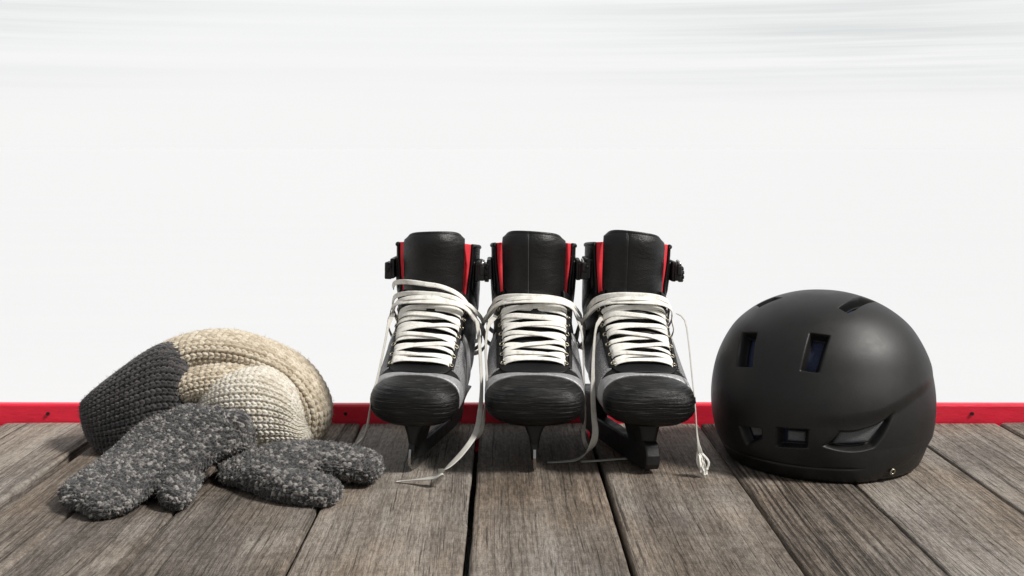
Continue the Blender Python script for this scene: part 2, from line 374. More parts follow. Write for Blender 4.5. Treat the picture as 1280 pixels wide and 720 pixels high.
# red rail along the far end of the deck
RY = 1.660
rail = empty('rail', (0, RY, 0))
tag(rail, 'low glossy red metal rail along the far end of the wooden deck', 'rail')
pr = [(0, -.05), (0, .0225), (.0009, .0245), (.0028, .0256), (.012, .0256), (.0142, .0245), (.015, .0225), (.015, -.05)]
xs = np.linspace(-1.35, 1.35, 160)
G = np.stack([np.stack([xs, np.full(160, y) + .0006 * np.sin(xs * 9 + 1), np.full(160, z) + .0005 * np.sin(xs * 5.3)], -1) for y, z in pr], 1)
F = gfaces(160, len(pr), cv=True).tolist()
mesh_obj('channel', G.reshape(-1, 3), F, 'red_paint', rail, smooth=False)
for px in (432, 60, 1215, 735):
    x = (px - VX) / FPX * RY
    V, F = cyl((x, -.0006, .0125), (0, 1, 0), .0024, .002, 14, .0024)
    mesh_obj('screw_head', V, F, 'plastic', rail, smooth=False)

# ------------------------------------------------------------------ ice skates
RB = np.array([ # Fy Fz By Bz w
 [-.0245, .081, -.0245, .079, .004], [-.0235, .092, -.0225, .068, .030], [-.018, .100, -.015, .0615, .044], [-.006, .105, -.003, .059, .0525],
 [.010, .1085, .013, .059, .0555], [.030, .114, .035, .059, .0560], [.050, .1235, .065, .060, .0565], [.070, .1375, .100, .062, .0560], [.088, .154, .145, .063, .0540],
 [.102, .170, .190, .065, .0515], [.112, .185, .235, .070, .0505], [.118, .200, .250, .100, .0505], [.1215, .215, .245, .140, .0510], [.122, .230, .236, .178, .0525],
 [.1215, .243, .231, .208, .0535], [.120, .257, .233, .246, .0540]])
EX = .67
def S(s_, f):
    """boot surface: s along the foot then up the shaft, f angle from the front"""
    s_, f = np.broadcast_arrays(np.asarray(s_, float), np.asarray(f, float))
    R = catmull(RB, t=s_); ex = np.interp(s_, [0, 4.2, 5.6], [.84, .78, EX]); c, sn = sgp(np.cos(f), ex), sgp(np.sin(f), ex)
    my, mz, hy, hz = (R[..., 0] + R[..., 2]) / 2, (R[..., 1] + R[..., 3]) / 2, (R[..., 0] - R[..., 2]) / 2, (R[..., 1] - R[..., 3]) / 2
    return np.stack([R[..., 4] * sn, my + hy * c, mz + hz * c], -1)
def SN(s_, f):
    h = 1e-3; a = S(s_ + h, f) - S(s_ - h, f); b = S(s_, f + h) - S(s_, f - h); n = nrm(np.cross(b, a))
    ctr = catmull(RB, t=np.broadcast_arrays(s_, f)[0] * 1.0); mid = np.stack([0 * ctr[..., 0], (ctr[..., 0] + ctr[..., 2]) / 2, (ctr[..., 1] + ctr[..., 3]) / 2], -1)
    sg = np.sign(((S(s_, f) - mid) * n).sum(-1, keepdims=True)); sg[sg == 0] = 1
    return n * sg
def patch_on(name, s0, s1, f0, f1, off, thick, mat, parent, nu=40, nv=40, edge=.35, wave=None):
    """raised panel on the boot. s0,s1,f0,f1 constants or functions of t in 0..1"""
    U, V = np.meshgrid(np.linspace(0, 1, nu), np.linspace(0, 1, nv), indexing='ij')
    g = lambda q, t: q(t) if callable(q) else q + 0 * t
    ss = g(s0, V) + (g(s1, V) - g(s0, V)) * U; ff = g(f0, U) + (g(f1, U) - g(f0, U)) * V
    n = SN(ss, ff); e = np.minimum.reduce([U, 1 - U, V, 1 - V]) * min(nu, nv); fall = 1 - np.exp(-e / edge / 2)
    o = off * (.55 + .45 * fall)
    if wave is not None: o = o + wave(ss, ff)
    P_ = S(ss, ff); Vt, F = slab(P_ + n * o[..., None], P_ + n * (off - thick))
    return mesh_obj(name, Vt, F, mat, parent)
D = math.radians
def eyelet_f(s_, x=.037):
    R = catmull(RB, t=np.array([s_]))[0]; return math.asin(min(.999, x / R[4]) ** (1 / EX))
RB0 = RB.copy()
def make_skate(loc, yaw, roll, sx, label, hyaw, variant):
    tw = {1: .925, 2: 1.0, 3: .955}[variant]; RB[:, 4] = RB0[:, 4] * np.interp(np.arange(16), [0, 7, 11], [tw, tw, 1.0])
    root = empty('ice_skate', loc, (0, D(roll), D(yaw))); root.scale = (sx, 1, 1)
    # order of rotation: roll about the skate's own length, then yaw
    tag(root, label, 'ice skate', 'ice skates standing in a row')
    r = np.random.default_rng(40 + variant)
    # boot body: closed to the toe, open at the front of the shaft
    ns, nf = 150, 120
    fo = lambda s_: np.interp(s_, [0, 9.2, 9.8, 11, 13, 15], [0, 0, D(28), D(56), D(60), D(63)])
    ss = np.linspace(0, 15, ns)[:, None]; t = np.linspace(-1, 1, nf)[None]
    ff = np.pi - (np.pi - fo(ss)) * np.sign(t) * (1 - np.abs(t)) * 1.0
    ff = fo(ss) + (2 * np.pi - 2 * fo(ss)) * (t + 1) / 2
    Pb = S(ss, ff); nb = SN(ss + 0 * ff, ff)
    crease = .0006 * np.sin(ss * 3 + 2 * np.cos(ff * 2)) * np.exp(-((ss - 9.5) / 2.2) ** 2)
    V, F = slab(Pb + nb * crease[..., None], Pb - nb * .0035)
    mesh_obj('boot', V, F, 'leather', root)
    # red lining flaring at the collar
    ss = np.linspace(10.6, 15.25, 50)[:, None]
    ext = np.interp(ss, [10.6, 12, 13.5, 15.25], [0, D(1.5), D(8), D(23)])
    tt = np.linspace(0, 1, 90)[None]
    extr = ext * (1.0 if variant == 1 else .6 if variant == 2 else 1.0); extl = ext * (1.55 if variant == 3 else 1.15 if variant == 1 else .6)
    # t=0 is +x side (right in the picture)
    a0, a1 = fo(ss) - (extl if variant == 3 else extr), 2 * np.pi - fo(ss) + (extr * .6 if variant == 3 else extl)
    ff = a0 + (a1 - a0) * tt
    Pl = S(np.minimum(ss, 15), ff) + np.array([0, 0, 1]) * np.maximum(ss - 15, 0)[..., None] * .01; nl = SN(np.minimum(ss, 15) + 0 * ff, ff)
    V, F = slab(Pl - nl * .0037, Pl - nl * .0085); mesh_obj('lining', V, F, 'red_lining', root)
    # padded collar rim
    fr = np.linspace(fo(15), 2 * np.pi - fo(15), 90); rim = S(15, fr) - SN(15 + 0 * fr, fr) * .0015
    V = []; n8 = 10
    for j in range(n8):
        a = 2 * np.pi * j / n8; V.append(rim + SN(15 + 0 * fr, fr) * .0032 * math.cos(a) + np.array([0, .0, 1]) * .0032 * math.sin(a))
    V = np.stack(V, 1); F = gfaces(90, n8, cv=True).tolist() + [list(range(n8)), [(89) * n8 + i for i in range(n8)][::-1]]
    mesh_obj('collar', V.reshape(-1, 3), F, 'leather', root)
    # toe cap
    rib = lambda s_, f: .00018 * np.sin(S(s_, f)[..., 2] * 1500 + 1.5 * np.sin(S(s_, f)[..., 0] * 60)) * np.clip(s_ - .4, 0, 1)
    U = np.linspace(0, 4.15, 70)[:, None]; ff = np.linspace(0, 2 * np.pi, 140, endpoint=False)[None]
    smax = 4.1 + .25 * np.cos(ff); ss = U / 4.15 * smax
    Pt = S(ss, ff) + SN(ss + 0 * ff, ff) * (.0028 * np.clip(1 - np.exp(-(smax - ss) * 6), 0, 1) + rib(ss + 0 * ff, ff))[..., None]
    Pt[0] = Pt[0].mean(0); mesh_obj('toe_cap', Pt.reshape(-1, 3), gfaces(70, 140, cv=True, flip=True), 'toe', root)
    # pale band hugging the cap, grey quarters
    patch_on('toe_band', lambda v: 4.12 + .25 * np.cos((v - .5) * 2 * D(118)), lambda v: 4.30 + .30 * np.cos((v - .5) * 2 * D(118)) + 1.7 * np.abs(v - .5) ** 1.2 * 2, D(-118), D(118), .0022, .003, 'silver', root, 14, 110)
    for sg in (-1, 1):
        patch_on('side_panel', lambda v: 4.9 + .6 * (1 - v), lambda v: 7.9 - .8 * v, lambda u: sg * (D(39) + D(10) * u), sg * D(128), .0016, .0026, 'mesh', root, 40, 40)
        patch_on('side_stripe', lambda v: 7.95 - .8 * v, lambda v: 8.5 - .5 * v, sg * D(54), sg * D(122), .0021, .003, 'silver', root, 10, 40)
    # vamp and throat
    patch_on('vamp', lambda v: 4.75 + .9 * np.abs(2 * v - 1) ** 6, 5.75, D(-38), D(38), .0024, .0034, 'leather', root, 24, 60)
    patch_on('throat', 5.7, 10.6, D(-38), D(38), .0010, .003, 'tongue', root, 50, 40)
    for sg in (-1, 1):
        st_ = patch_on('eyestay', 5.55, 11.3, lambda u: sg * (D(36) - D(0) * u), lambda u: sg * (D(43) + D(14) * u ** 2), .0034, .0046, 'leather', root, 60, 14)
        for i in range(7):
            si = 5.75 + i * .72; f = sg * (eyelet_f(si, .0362 + .0010 * (si - 5.7))); p = S(si, f) + SN(np.array(si), np.array(f)) * .0036; nn = SN(np.array(si), np.array(f))
            a = np.linspace(0, 2 * np.pi, 14, endpoint=False); b_ = np.linspace(0, 2 * np.pi, 6, endpoint=False)
            R = np.array(Vector(nn).to_track_quat('Z', 'Y').to_matrix())
            V = np.array([[(.0026 + .0007 * math.cos(q)) * math.cos(x), (.0026 + .0007 * math.cos(q)) * math.sin(x), .0007 * math.sin(q)] for x in a for q in b_]) @ R.T + p
            mesh_obj('eyelet', V, gfaces(14, 6, True, True), 'screw', st_)
    # tongue: padded slab rising out of the boot
    nu, nv = 70, 50
    tp = {1: (.2735, .0), 2: (.2755, .0), 3: (.274, .0)}[variant]
    U, Vv = np.meshgrid(np.linspace(0, 1, nu), np.linspace(-1, 1, nv), indexing='ij')
    cyz = catmull([(.094, .165), (.107, .19), (.1095, .21), (.1085, .235), (.1075, .258), (.112, .270)], nu)
    wd_ = np.interp(np.linspace(0, 1, nu), [0, .3, .8, 1], [.034, .0385, .0400, .0390])
    skew = {1: .05, 2: -.06, 3: -.09}[variant]
    ztop = .272 + .0028 * (1 - np.linspace(-1, 1, nv) ** 2) - .0055 * np.abs(np.linspace(-1, 1, nv)) ** 6 + skew * .04 * np.linspace(-1, 1, nv)
    Z = cyz[:, 1][:, None] + (ztop[None] - .270) * (U ** 3)
    X = wd_[:, None] * Vv * (1 - .10 * np.clip(U - .93, 0, 1) / .07 * np.abs(Vv) ** 5)
    Yf = cyz[:, 0][:, None] + .024 * np.abs(Vv) ** 2.3 + .0006 * np.sin(U * 17 + Vv * 3 + variant) * (1 - U)
    seamx = {1: 9, 2: -.16, 3: -.30}[variant]
    Yf = Yf + .0014 * np.exp(-((Vv - seamx) / .025) ** 2) + .0010 * np.exp(-((U - .955 + .02 * Vv * Vv) / .008) ** 2) + .0006 * r.normal() * np.sin(U * 9 + Vv * 2)
    outer = np.stack([X, Yf, Z], -1)
    edge = np.clip(1 - np.abs(Vv) ** 8, .1, 1) * np.clip((1 - U) * 12, .15, 1)
    inner = outer + np.stack([0 * X, .009 * edge + .001, 0 * X], -1)
    V, F = slab(outer, inner); mesh_obj('tongue', V, F, 'tongue', root)
    if variant != 1:
        pth = [outer[int(i), int((seamx + 1) / 2 * (nv - 1))] + (0, -.0001, 0) for i in np.linspace(10, nu - 4, 12)]
        V, F, _ = ribbon(pth, [(1, 0, 0)] * 12, .0011, .0009, 40); mesh_obj('seam', V, F, 'seam', root)
    # cuff hardware: buckle block on the left, ratchet knob on the right
    def hw(side):
        x = side * .0545; y = .150; z = .222
        J = Join(); V, F = boxv((x + side * .0015, y + .012, z + .001), (.006, .040, .026)); J.add(V, F)
        V, F = boxv((x + side * .0062, y + .002, z - (.002 if side < 0 else 0)), (.0095, .024, .0215)); J.add(V, F)
        V, F = boxv((x + side * .0075, y - .010, z + .003), (.006, .006, .013)); J.add(V, F)
        o = bevel(J.build('cuff_buckle' if side < 0 else 'ratchet', 'plastic', root, smooth=False), .0018)
        if side > 0:
            J = Join()
            for kx in range(9):
                a = kx * 2 * math.pi / 9; V, F = boxv((x + .0128, y + .004 + .0082 * math.cos(a), z - .003 + .0082 * math.sin(a)), (.0052, .0042, .0042), Matrix.Rotation(a, 3, 'X')); J.add(V, F)
            V, F = cyl((x + .0125, y + .004, z - .003), (1, 0, 0), .0085, .0046, 24); J.add(V, F)
            bevel(J.build('knob', 'plastic', o, smooth=False), .0006, 2)
            V, F = cyl((x + .0075, y - .004, z + .0125), (0, 1, .2), .0022, .014, 12); mesh_obj('pin', V, F, 'steel', o)
        else:
            V, F = cyl((x - .004, y - .0135, z + .004), (0, 1, 0), .002, .003, 12); mesh_obj('rivet', V, F, 'holder', o)
    hw(-1); hw(1)
    # cuff strap edge line on the shaft
    for sg in (-1, 1):
        patch_on('cuff_strap', 12.0, 14.0, sg * D(66), sg * D(150), .0022, .003, 'plastic', root, 12, 40)
    # outsole
    sl = []
    for v_ in np.linspace(0, 1, 40):
        y = .004 + .236 * v_; wv2 = np.interp(v_, [0, .06, .2, .4, .6, .85, 1], [.022, .036, .043, .040, .034, .036, .022]); sl.append((y, wv2))
    top = np.array([[(a * q, y, .0628) for q in np.linspace(-1, 1, 12)] for y, a in sl]); bot = top - (0, 0, .005)
    V, F = slab(top, bot); mesh_obj('sole', V, F, 'holder', root)
    # blade holder (turned a little about the front tower) and steel
    hr = Matrix.Rotation(D(hyaw), 3, 'Z'); hr = np.array(hr)
    def rot(V): return (np.array(V, float) - (0, .02, 0)) @ hr.T + (0, .02, 0)
    J = Join()
    def tower(y0, y1, yt0, yt1, wt, wb):
        n = 9; V = []
        for q in np.linspace(0, 1, n):
            z = .060 - .040 * q; a, b = yt0 + (y0 - yt0) * q ** .7, yt1 + (y1 - yt1) * q ** .7; ww = wb + (wt - wb) * (1 - q) ** 2.2
            V += [(-ww, a + .004, z), (-ww * .6, a, z), (ww * .6, a, z), (ww, a + .004, z), (ww, b - .004, z), (ww * .6, b, z), (-ww * .6, b, z), (-ww, b - .004, z)]
        V = rot(V); F = gfaces(n, 8, cv=True).tolist() + [list(range(8)), [(n - 1) * 8 + i for i in range(8)][::-1]]; J.add(V, F)
    wb_ = .0088 if variant == 3 else .0042
    tower(.004, .052, .004, .075, .0160, wb_); tower(.165, .225, .150, .232, .0160, wb_)
    run = [(.002, .018), (.001, .026), (.004, .034), (.014, .034), (.030, .030), (.06, .029), (.14, .029), (.19, .031), (.225, .035), (.232, .026), (.222, .015), (.18, .0115), (.10, .010), (.04, .0105), (.010, .013)]
    if variant == 3: run = [(-.004, .006), (-.007, .012), (-.007, .022), (-.002, .034), (.010, .040), (.030, .033), (.06, .030), (.14, .030), (.19, .031), (.225, .035), (.232, .026), (.222, .010), (.18, .0045), (.10, .0035), (.04, .0035), (.006, .0038)]
    wr = .0088 if variant == 3 else .0040
    V, F = prism(run, -wr, wr); J.add(rot(V), F)
    bevel(J.build('blade_holder', 'holder', root, smooth=False), .0022, 3)
    bl = [(-.002, .028), (-.004, .018), (-.002, .009), (.006, .0022), (.03, .0002), (.10, 0), (.19, .0002), (.215, .0018), (.226, .008), (.230, .018), (.22, .020), (.1, .016), (.0, .018)]
    V, F = prism(bl, -.0016, .0016); bevel(mesh_obj('blade', rot(V), F, 'steel', root, smooth=False), .0004, 2)
    # laces
    J = Join(); NE = 7; sE = [5.75 + i * .72 for i in range(NE)]
    def cross(i, j, sg, h, wdt):
        n = 17; t = np.linspace(-1, 1, n); sm = (t + 1) / 2; sm = sm * sm * (3 - 2 * sm)
        s_ = sE[0] + .66 * (i + (j - i) * sm) + .05 * np.sin(t * 2.5 + r.uniform(0, 6)) + r.normal() * .04
        fe = np.interp(s_, sE, [eyelet_f(q, .0355 + .0010 * (q - 5.7)) for q in sE]); f = fe * t * sg
        hh = .0030 + h * (1 - t ** 4) - .0015 * (np.abs(t) > .97); n_ = SN(s_, f); p = S(s_, f) + n_ * hh[:, None]
        wdv = nrm(S(s_ + .05, f) - S(s_ - .05, f)) + n_ * (.22 * np.sin(t * 3 + r.uniform(0, 6)))[:, None]
        V, F, U_ = ribbon(p, wdv, list(wdt * (1 + .10 * np.sin(np.linspace(0, 5, 7) + r.uniform(0, 6)))), .0013, 46); J.add(V, F, U_)
    cross(0, 0, 1, .0030, .0085)
    for i in range(NE - 1):
        a = (-1) ** i
        cross(i + .36, i + .82, a, .0022, .0066); cross(i + .30, i + .92, -a, .0040, .0064)
    # wraps round the ankle
    def wrap(sf, sb, off, wdt, f0=-180, f1=180, tilt=0.0, slack=0.0):
        f = np.radians(np.linspace(f0, f1, 44)); c = (1 + np.cos(f)) / 2
        s_ = sb + (sf - sb) * c + tilt * np.sin(f); n_ = SN(s_, f)
        p = S(s_, f) + n_ * (off + slack * np.exp(-((np.abs(f) - 1.5) / .35) ** 2) + .0095 * np.exp(-(f / .95) ** 4) + .0012 * np.sin(5 * f + sf * 9))[:, None]
        wdv = nrm(S(s_ + .05, f) - S(s_ - .05, f)) + n_ * (.25 * np.sin(2 * f + off * 900))[:, None]
        V, F, U_ = ribbon(p, wdv, wdt, .0014, 160); J.add(V, F, U_)
    if variant == 1:
        wrap(10.5, 11.3, .0030, .0060, -165, 165, -.40, .006); wrap(10.1, 11.2, .0045, .0060, -165, 165, .22, .008); wrap(9.7, 11.0, .0060, .0062, -160, 160, -.08, .009)
        wrap(11.3, 10.8, .004, .0062, -72, 88, -1.05, .002)
    elif variant == 2:
        wrap(10.3, 11.3, .0028, .0056, -178, 178, -.30, .006); wrap(10.05, 11.2, .0042, .0058, -172, 172, .20, .008); wrap(9.75, 11.0, .0058, .0064, -170, 170, -.10, .010)
    else:
        wrap(10.4, 11.3, .0030, .0074, -80, 80, -.16, .002); wrap(10.0, 11.2, .0045, .0056, -176, 176, .16, .005); wrap(9.7, 11.0, .0055, .0058, -160, 172, -.12, .007)
    J.build('laces', 'lace', root)
    return root
def loose(root, pts, wds, width, n=90, thick=.0012, mat='lace'):
    V, F, U_ = ribbon(pts, wds, width, thick, n); return mesh_obj('lace_end', V, F, mat, root, uv=U_, world=True)

sk1 = make_skate((-.1055, 1.403, 0), -5, 1.5, .99, 'black skate with red lining and one lace looped high on its tongue, nearest the mittens', -8, 1)
sk2 = make_skate((.0375, 1.403, 0), -.5, .4, 1.025, 'black skate with red lining standing straight in the middle of the row of three', 0, 2)
sk3 = make_skate((.1690, 1.400, 0), 5, 2.4, 1.0, 'black skate with red lining turned toward the helmet, its blade holder showing at an angle', 11, 3)
bpy.context.view_layer.update()
fx, sx_ = (1, 0, 0), (.3, .9, .1)
# skate 1: cord-like end on the left reaching the mitten, flat tape on the right
loose(sk1, [P(492, 392, 1.53), P(486, 404, 1.485), P(481, 430, 1.46), P(473, 468, 1.43), P(464, 505, 1.40), P(457, 540, 1.40), P(447, 554, 1.42), P(434, 560, 1.46), P(425, 561, 1.50)], [(.2, 1, .1)] * 5 + [(.3, 1, .3), (0, 1, .5), (0, 1, .2), (0, 1, .1)], .0058, mat='lace_grey')
loose(sk1, [P(589, 393, 1.52), P(597, 404, 1.49), P(600, 440, 1.47), P(602, 480, 1.45), P(600, 515, 1.43), P(594, 542, 1.40), P(576, 568, 1.365), P(553, 590, 1.345), P(541, 597, 1.345), P(518, 600, 1.355), P(496, 602, 1.362)],
      [(.5, .8, 0)] * 4 + [(.8, .5, 0), (.8, .5, .1), (.9, .3, .4), (.8, .5, .6), (.5, 1, .3), (.2, 1, 0), (.1, 1, 0)], [.0062, .0062, .0066, .0072, .0095, .0125, .0125, .0100, .0075, .003], mat='lace_grey')
# skate 2: left end falls beside the first, joins it above the deck
loose(sk2, [P(620, 395, 1.52), P(610, 408, 1.47), P(607, 440, 1.45), P(609, 478, 1.44), P(606, 512, 1.43), P(601, 540, 1.42), P(590, 553, 1.45)], [(.3, .9, 0)] * 5 + [(.8, .4, 0), (.5, .5, 0)], [.0062, .0060, .0055, .0055, .0060, .004], mat='lace_grey')
loose(sk2, [P(723, 402, 1.50), P(728, 420, 1.47), P(730, 470, 1.46), P(732, 520, 1.45), P(729, 540, 1.455), P(732, 556, 1.46), P(737, 563, 1.49)], [(.3, .9, 0)] * 4 + [(.8, .3, 0), (.8, .4, .2), (.8, .3, 0)], .0050, mat='lace_grey')
# skate 3: broad tape dropping between the skates and lying along the deck
loose(sk3, [P(756, 395, 1.52), P(746, 406, 1.47), P(742, 440, 1.45), P(741, 480, 1.44), P(742, 515, 1.43), P(744, 543, 1.42), P(737, 562, 1.425), P(722, 574, 1.445), P(704, 577, 1.448), P(684, 578, 1.448)],
      [(.3, .9, 0), (.3, .9, 0), (.5, .8, 0), (.8, .5, 0), (.9, .3, 0), (1, .2, .1), (.8, .3, .5), (.3, 1, .2), (0, 1, .1), (0, 1, 0)], [.006, .006, .0062, .0072, .009, .0108, .0105, .0085, .0065, .0045], mat='lace_grey')
loose(sk3, [P(726, 577, z=.003), P(745, 576, z=.003), P(770, 574, z=.003), P(800, 572, z=.003)], [(0, 1, 0)] * 4, .006, 40, mat='lace_grey')
loose(sk3, [P(846, 392, 1.53), P(856, 400, 1.50), P(861, 430, 1.46), P(865, 470, 1.42), P(869, 508, 1.395), P(871, 540, 1.39), P(874, 560, 1.385), P(878, 576, 1.385)], [(.3, .9, 0)] * 5 + [(.5, .7, 0), (1, 0, 0), (1, 0, 0)], [.0032, .003, .0028, .0028, .003, .0035, .006], mat='lace_grey')
# frayed knot at that end
J = Join(); r_ = np.random.default_rng(5)
for q in range(26):
    a = P(874 + r_.normal() * 1.5, 560 + r_.uniform(0, 12), 1.386); b = P(879 + r_.normal() * 2.2, 585 + r_.uniform(0, 10), 1.384 + r_.normal() * .003); b[2] = max(b[2], .0015)
    m_ = (a + b) / 2 + r_.normal(0, .0022, 3); V, F, U_ = ribbon([a, m_, b], [(1, r_.normal(), 0)] * 3, .0026, .0012, 10); J.add(V, F, U_)
J.build('lace_tip', 'lace', sk3, world=True)

# ------------------------------------------------------------------ helmet
HT = np.array([[0, .112, .123], [.006, .118, .128], [.03, .129, .134], [.06, .1345, .135], [.09, .134, .131], [.12, .128, .121], [.145, .117, .110], [.165, .103, .095], [.182, .082, .077], [.194, .058, .055], [.202, .029, .028], [.204, 0, 0]])
T_ = catmull(HT, 2000); Lh = np.r_[0, np.cumsum(np.hypot(np.diff(T_[:, 0]), np.diff(T_[:, 1])))]; Lh /= Lh[-1]
def hsurf(az, v, inset=0.0):
    z, a, b = [np.interp(v, Lh, T_[:, q]) for q in range(3)]
    p = np.stack([a * np.sin(az), -b * np.cos(az), z], -1)
    if np.any(inset):
        n = hnorm(az, v); p = p - n * np.asarray(inset)[..., None]
    return p
def hnorm(az, v):
    h = 2e-3; vv = np.clip(v, h, 1 - 3 * h)
    a = hsurf(az + h, vv) - hsurf(az - h, vv); b = hsurf(az, vv + h) - hsurf(az, vv - h); n = nrm(np.cross(a, b))
    return n
HX, HY = .3945, 1.482
helmet = empty('helmet', (HX, HY, 0)); tag(helmet, 'matte black vented sports helmet resting on the deck beside the skates', 'helmet')
vents = {  # name: polygon in (azimuth deg, meridian)
 'a': [(-72.0, .576), (-58.5, .59), (-53.0, .443), (-63.8, .431)], 'b': [(-20.8, .613), (-9.2, .604), (-16.0, .448), (-24.5, .45)],
 'c': [(3.0, .769), (77, .835), (88, .755), (9.5, .724)], 'd': [(-59.5, .200), (-45.8, .212), (-46.5, .166), (-56.0, .125)],
 'e': [(-36.5, .226), (-21.5, .231), (-22.5, .157), (-37.5, .147)], 'f': [(-14.5, .170), (-6.5, .232), (6.8, .242), (22.5, .296), (15.8, .205), (11.0, .163), (-6.2, .153)],
 'g': [(-104, .80), (-80, .82), (-86, .715), (-102, .715)], 'h': [(120, .60), (133, .60), (136, .45), (124, .45)], 'i': [(165, .61), (177, .61), (180, .45), (168, .45)], 'j': [(-140, .60), (-127, .60), (-130, .45), (-142, .45)]}
na, nv = 760, 520
AZ, VV = np.meshgrid(np.linspace(-np.pi, np.pi, na, endpoint=False), np.linspace(0, 1, nv), indexing='ij')
P0 = hsurf(AZ, VV); N0 = hnorm(AZ, VV)
def sdf(Pp, poly):
    d = np.full(Pp.shape[:-1], 1e9); inside = np.zeros(Pp.shape[:-1], bool); n = len(poly)
    for i in range(n):
        a, b = poly[i], poly[(i + 1) % n]; e = b - a; w_ = Pp - a; t = np.clip((w_ @ e) / (e @ e), 0, 1)
        d = np.minimum(d, np.linalg.norm(w_ - t[..., None] * e, axis=-1))
        cnd = (a[1] > Pp[..., 1]) != (b[1] > Pp[..., 1]); xx = a[0] + (Pp[..., 1] - a[1]) / (e[1] if abs(e[1]) > 1e-12 else 1e-12) * e[0]
        inside ^= cnd & (Pp[..., 0] < xx)
    return np.where(inside, -d, d)
inset = np.zeros(AZ.shape); vmask = np.zeros(AZ.shape); vd = {}
for kx, poly in vents.items():
    q = np.array([hsurf(np.array(D(a)), np.array(v)) for a, v in poly]); c = q.mean(0); nn = np.cross(q[1] - q[0], q[2] - q[0]) + np.cross(q[2] - q[0], q[3] - q[0]); nn = nrm(nn)
    if nn @ (c - np.array([0, 0, .06])) < 0: nn = -nn
    e1 = nrm(np.cross(nn, [0, 0, 1.0])); e2 = np.cross(nn, e1); q2 = np.stack([(q - c) @ e1, (q - c) @ e2], -1)
    sel = (np.linalg.norm(P0 - c, axis=-1) < .075) & ((N0 @ nn) > .1)
    P2 = np.stack([(P0 - c) @ e1, (P0 - c) @ e2], -1); sd = np.full(AZ.shape, 1.0); sd[sel] = sdf(P2[sel], q2); vd[kx] = (c, nn, q)
    m = np.clip((.0006 - sd) / .0030, 0, 1); m = m * m * (3 - 2 * m); inset = np.maximum(inset, m * (.013 if kx not in 'def' else .011)); vmask = np.maximum(vmask, (sd < -.0026) * 1.0)
    lip = np.exp(-((sd - .0022) / .0016) ** 2) * .0007; inset -= lip * (sd < .5)
# brow: the shell steps in below a line climbing to the right
azd = np.degrees(AZ); rl = np.interp(azd, [-60, -8.2, 13, 39.8, 84, 120], [.30, .285, .305, .375, .436, .44]); am = np.clip((azd + 25) / 45, 0, 1) * np.clip((88 - azd) / 45, 0, 1)
stp = np.clip((rl + .01 - VV) / .06, 0, 1); stp = stp * stp * (3 - 2 * stp); inset += .0046 * stp * am * np.clip(VV / .15, 0, 1)
# seam near the lower right edge and dimples
sl_ = np.interp(azd, [0, 16.8, 38.2, 54.5, 90], [.03, .046, .09, .12, .15]); inset += .0011 * np.exp(-((VV - sl_) / .006) ** 2) * np.clip((azd - 10) / 15, 0, 1) * np.clip((100 - azd) / 20, 0, 1)
inset += .0012 * np.exp(-((VV - .075) / .004) ** 2) * (np.clip((8 - azd) / 10, 0, 1) + np.clip((azd - 95) / 10, 0, 1))
inset += .0030 * np.clip((sl_ - VV) / .02, 0, 1) * np.clip((azd - 5) / 15, 0, 1) * np.clip((100 - azd) / 20, 0, 1)
for _ in range(2): inset = (inset + np.roll(inset, 1, 0) + np.roll(inset, -1, 0)) / 3
Po = P0 - N0 * inset[..., None]; Po[:, -1] = P0[:, -1]
G = gfaces(na, nv, cu=True); keep = vmask.ravel()[G].min(1) < .5; G = G[keep]
Pi = P0 - N0 * .0165
Pi[:, -1] = P0[0, -1] - np.array([0, 0, .0165])
# lower rim closes the shell to the inside
Vr = np.vstack([Po.reshape(-1, 3)]); i0 = np.arange(na) * nv
rimv = Po[:, 0] * np.array([.90, .90, 1]) + np.array([0, 0, .001]); Vr = np.vstack([Vr, rimv]); b0 = na * nv; j_ = np.arange(na); j2 = (j_ + 1) % na
R1 = np.stack([i0, b0 + j_, b0 + j2, i0[j2]], -1)
mesh_obj('shell', Vr, np.vstack([G, R1]), 'shell', helmet)
sub = (slice(None, None, 4), slice(None, None, 4)); Li = Pi[sub]
mesh_obj('liner', Li.reshape(-1, 3), gfaces(Li.shape[0], Li.shape[1], cu=True), 'foam', helmet)
def on_h(az, v, off): return hsurf(np.array(D(az)), np.array(v)) + hnorm(np.array(D(az)), np.array(v)) * off
for az, v, in ((24.2, .051), (-92, .094)):
    c = on_h(az, v, -.0022); n_ = hnorm(np.array(D(az)), np.array(v))
    a = np.linspace(0, 2 * np.pi, 24, endpoint=False); b_ = np.linspace(0, 2 * np.pi, 8, endpoint=False); R = np.array(Vector(n_).to_track_quat('Z', 'Y').to_matrix())
    V = np.array([[(.0030 + .0011 * math.cos(q)) * math.cos(x), (.0030 + .0011 * math.cos(q)) * math.sin(x), .0012 * math.sin(q) + .001] for x in a for q in b_]) @ R.T + c
    rv = mesh_obj('rivet', V, gfaces(24, 8, True, True), 'screw', helmet)
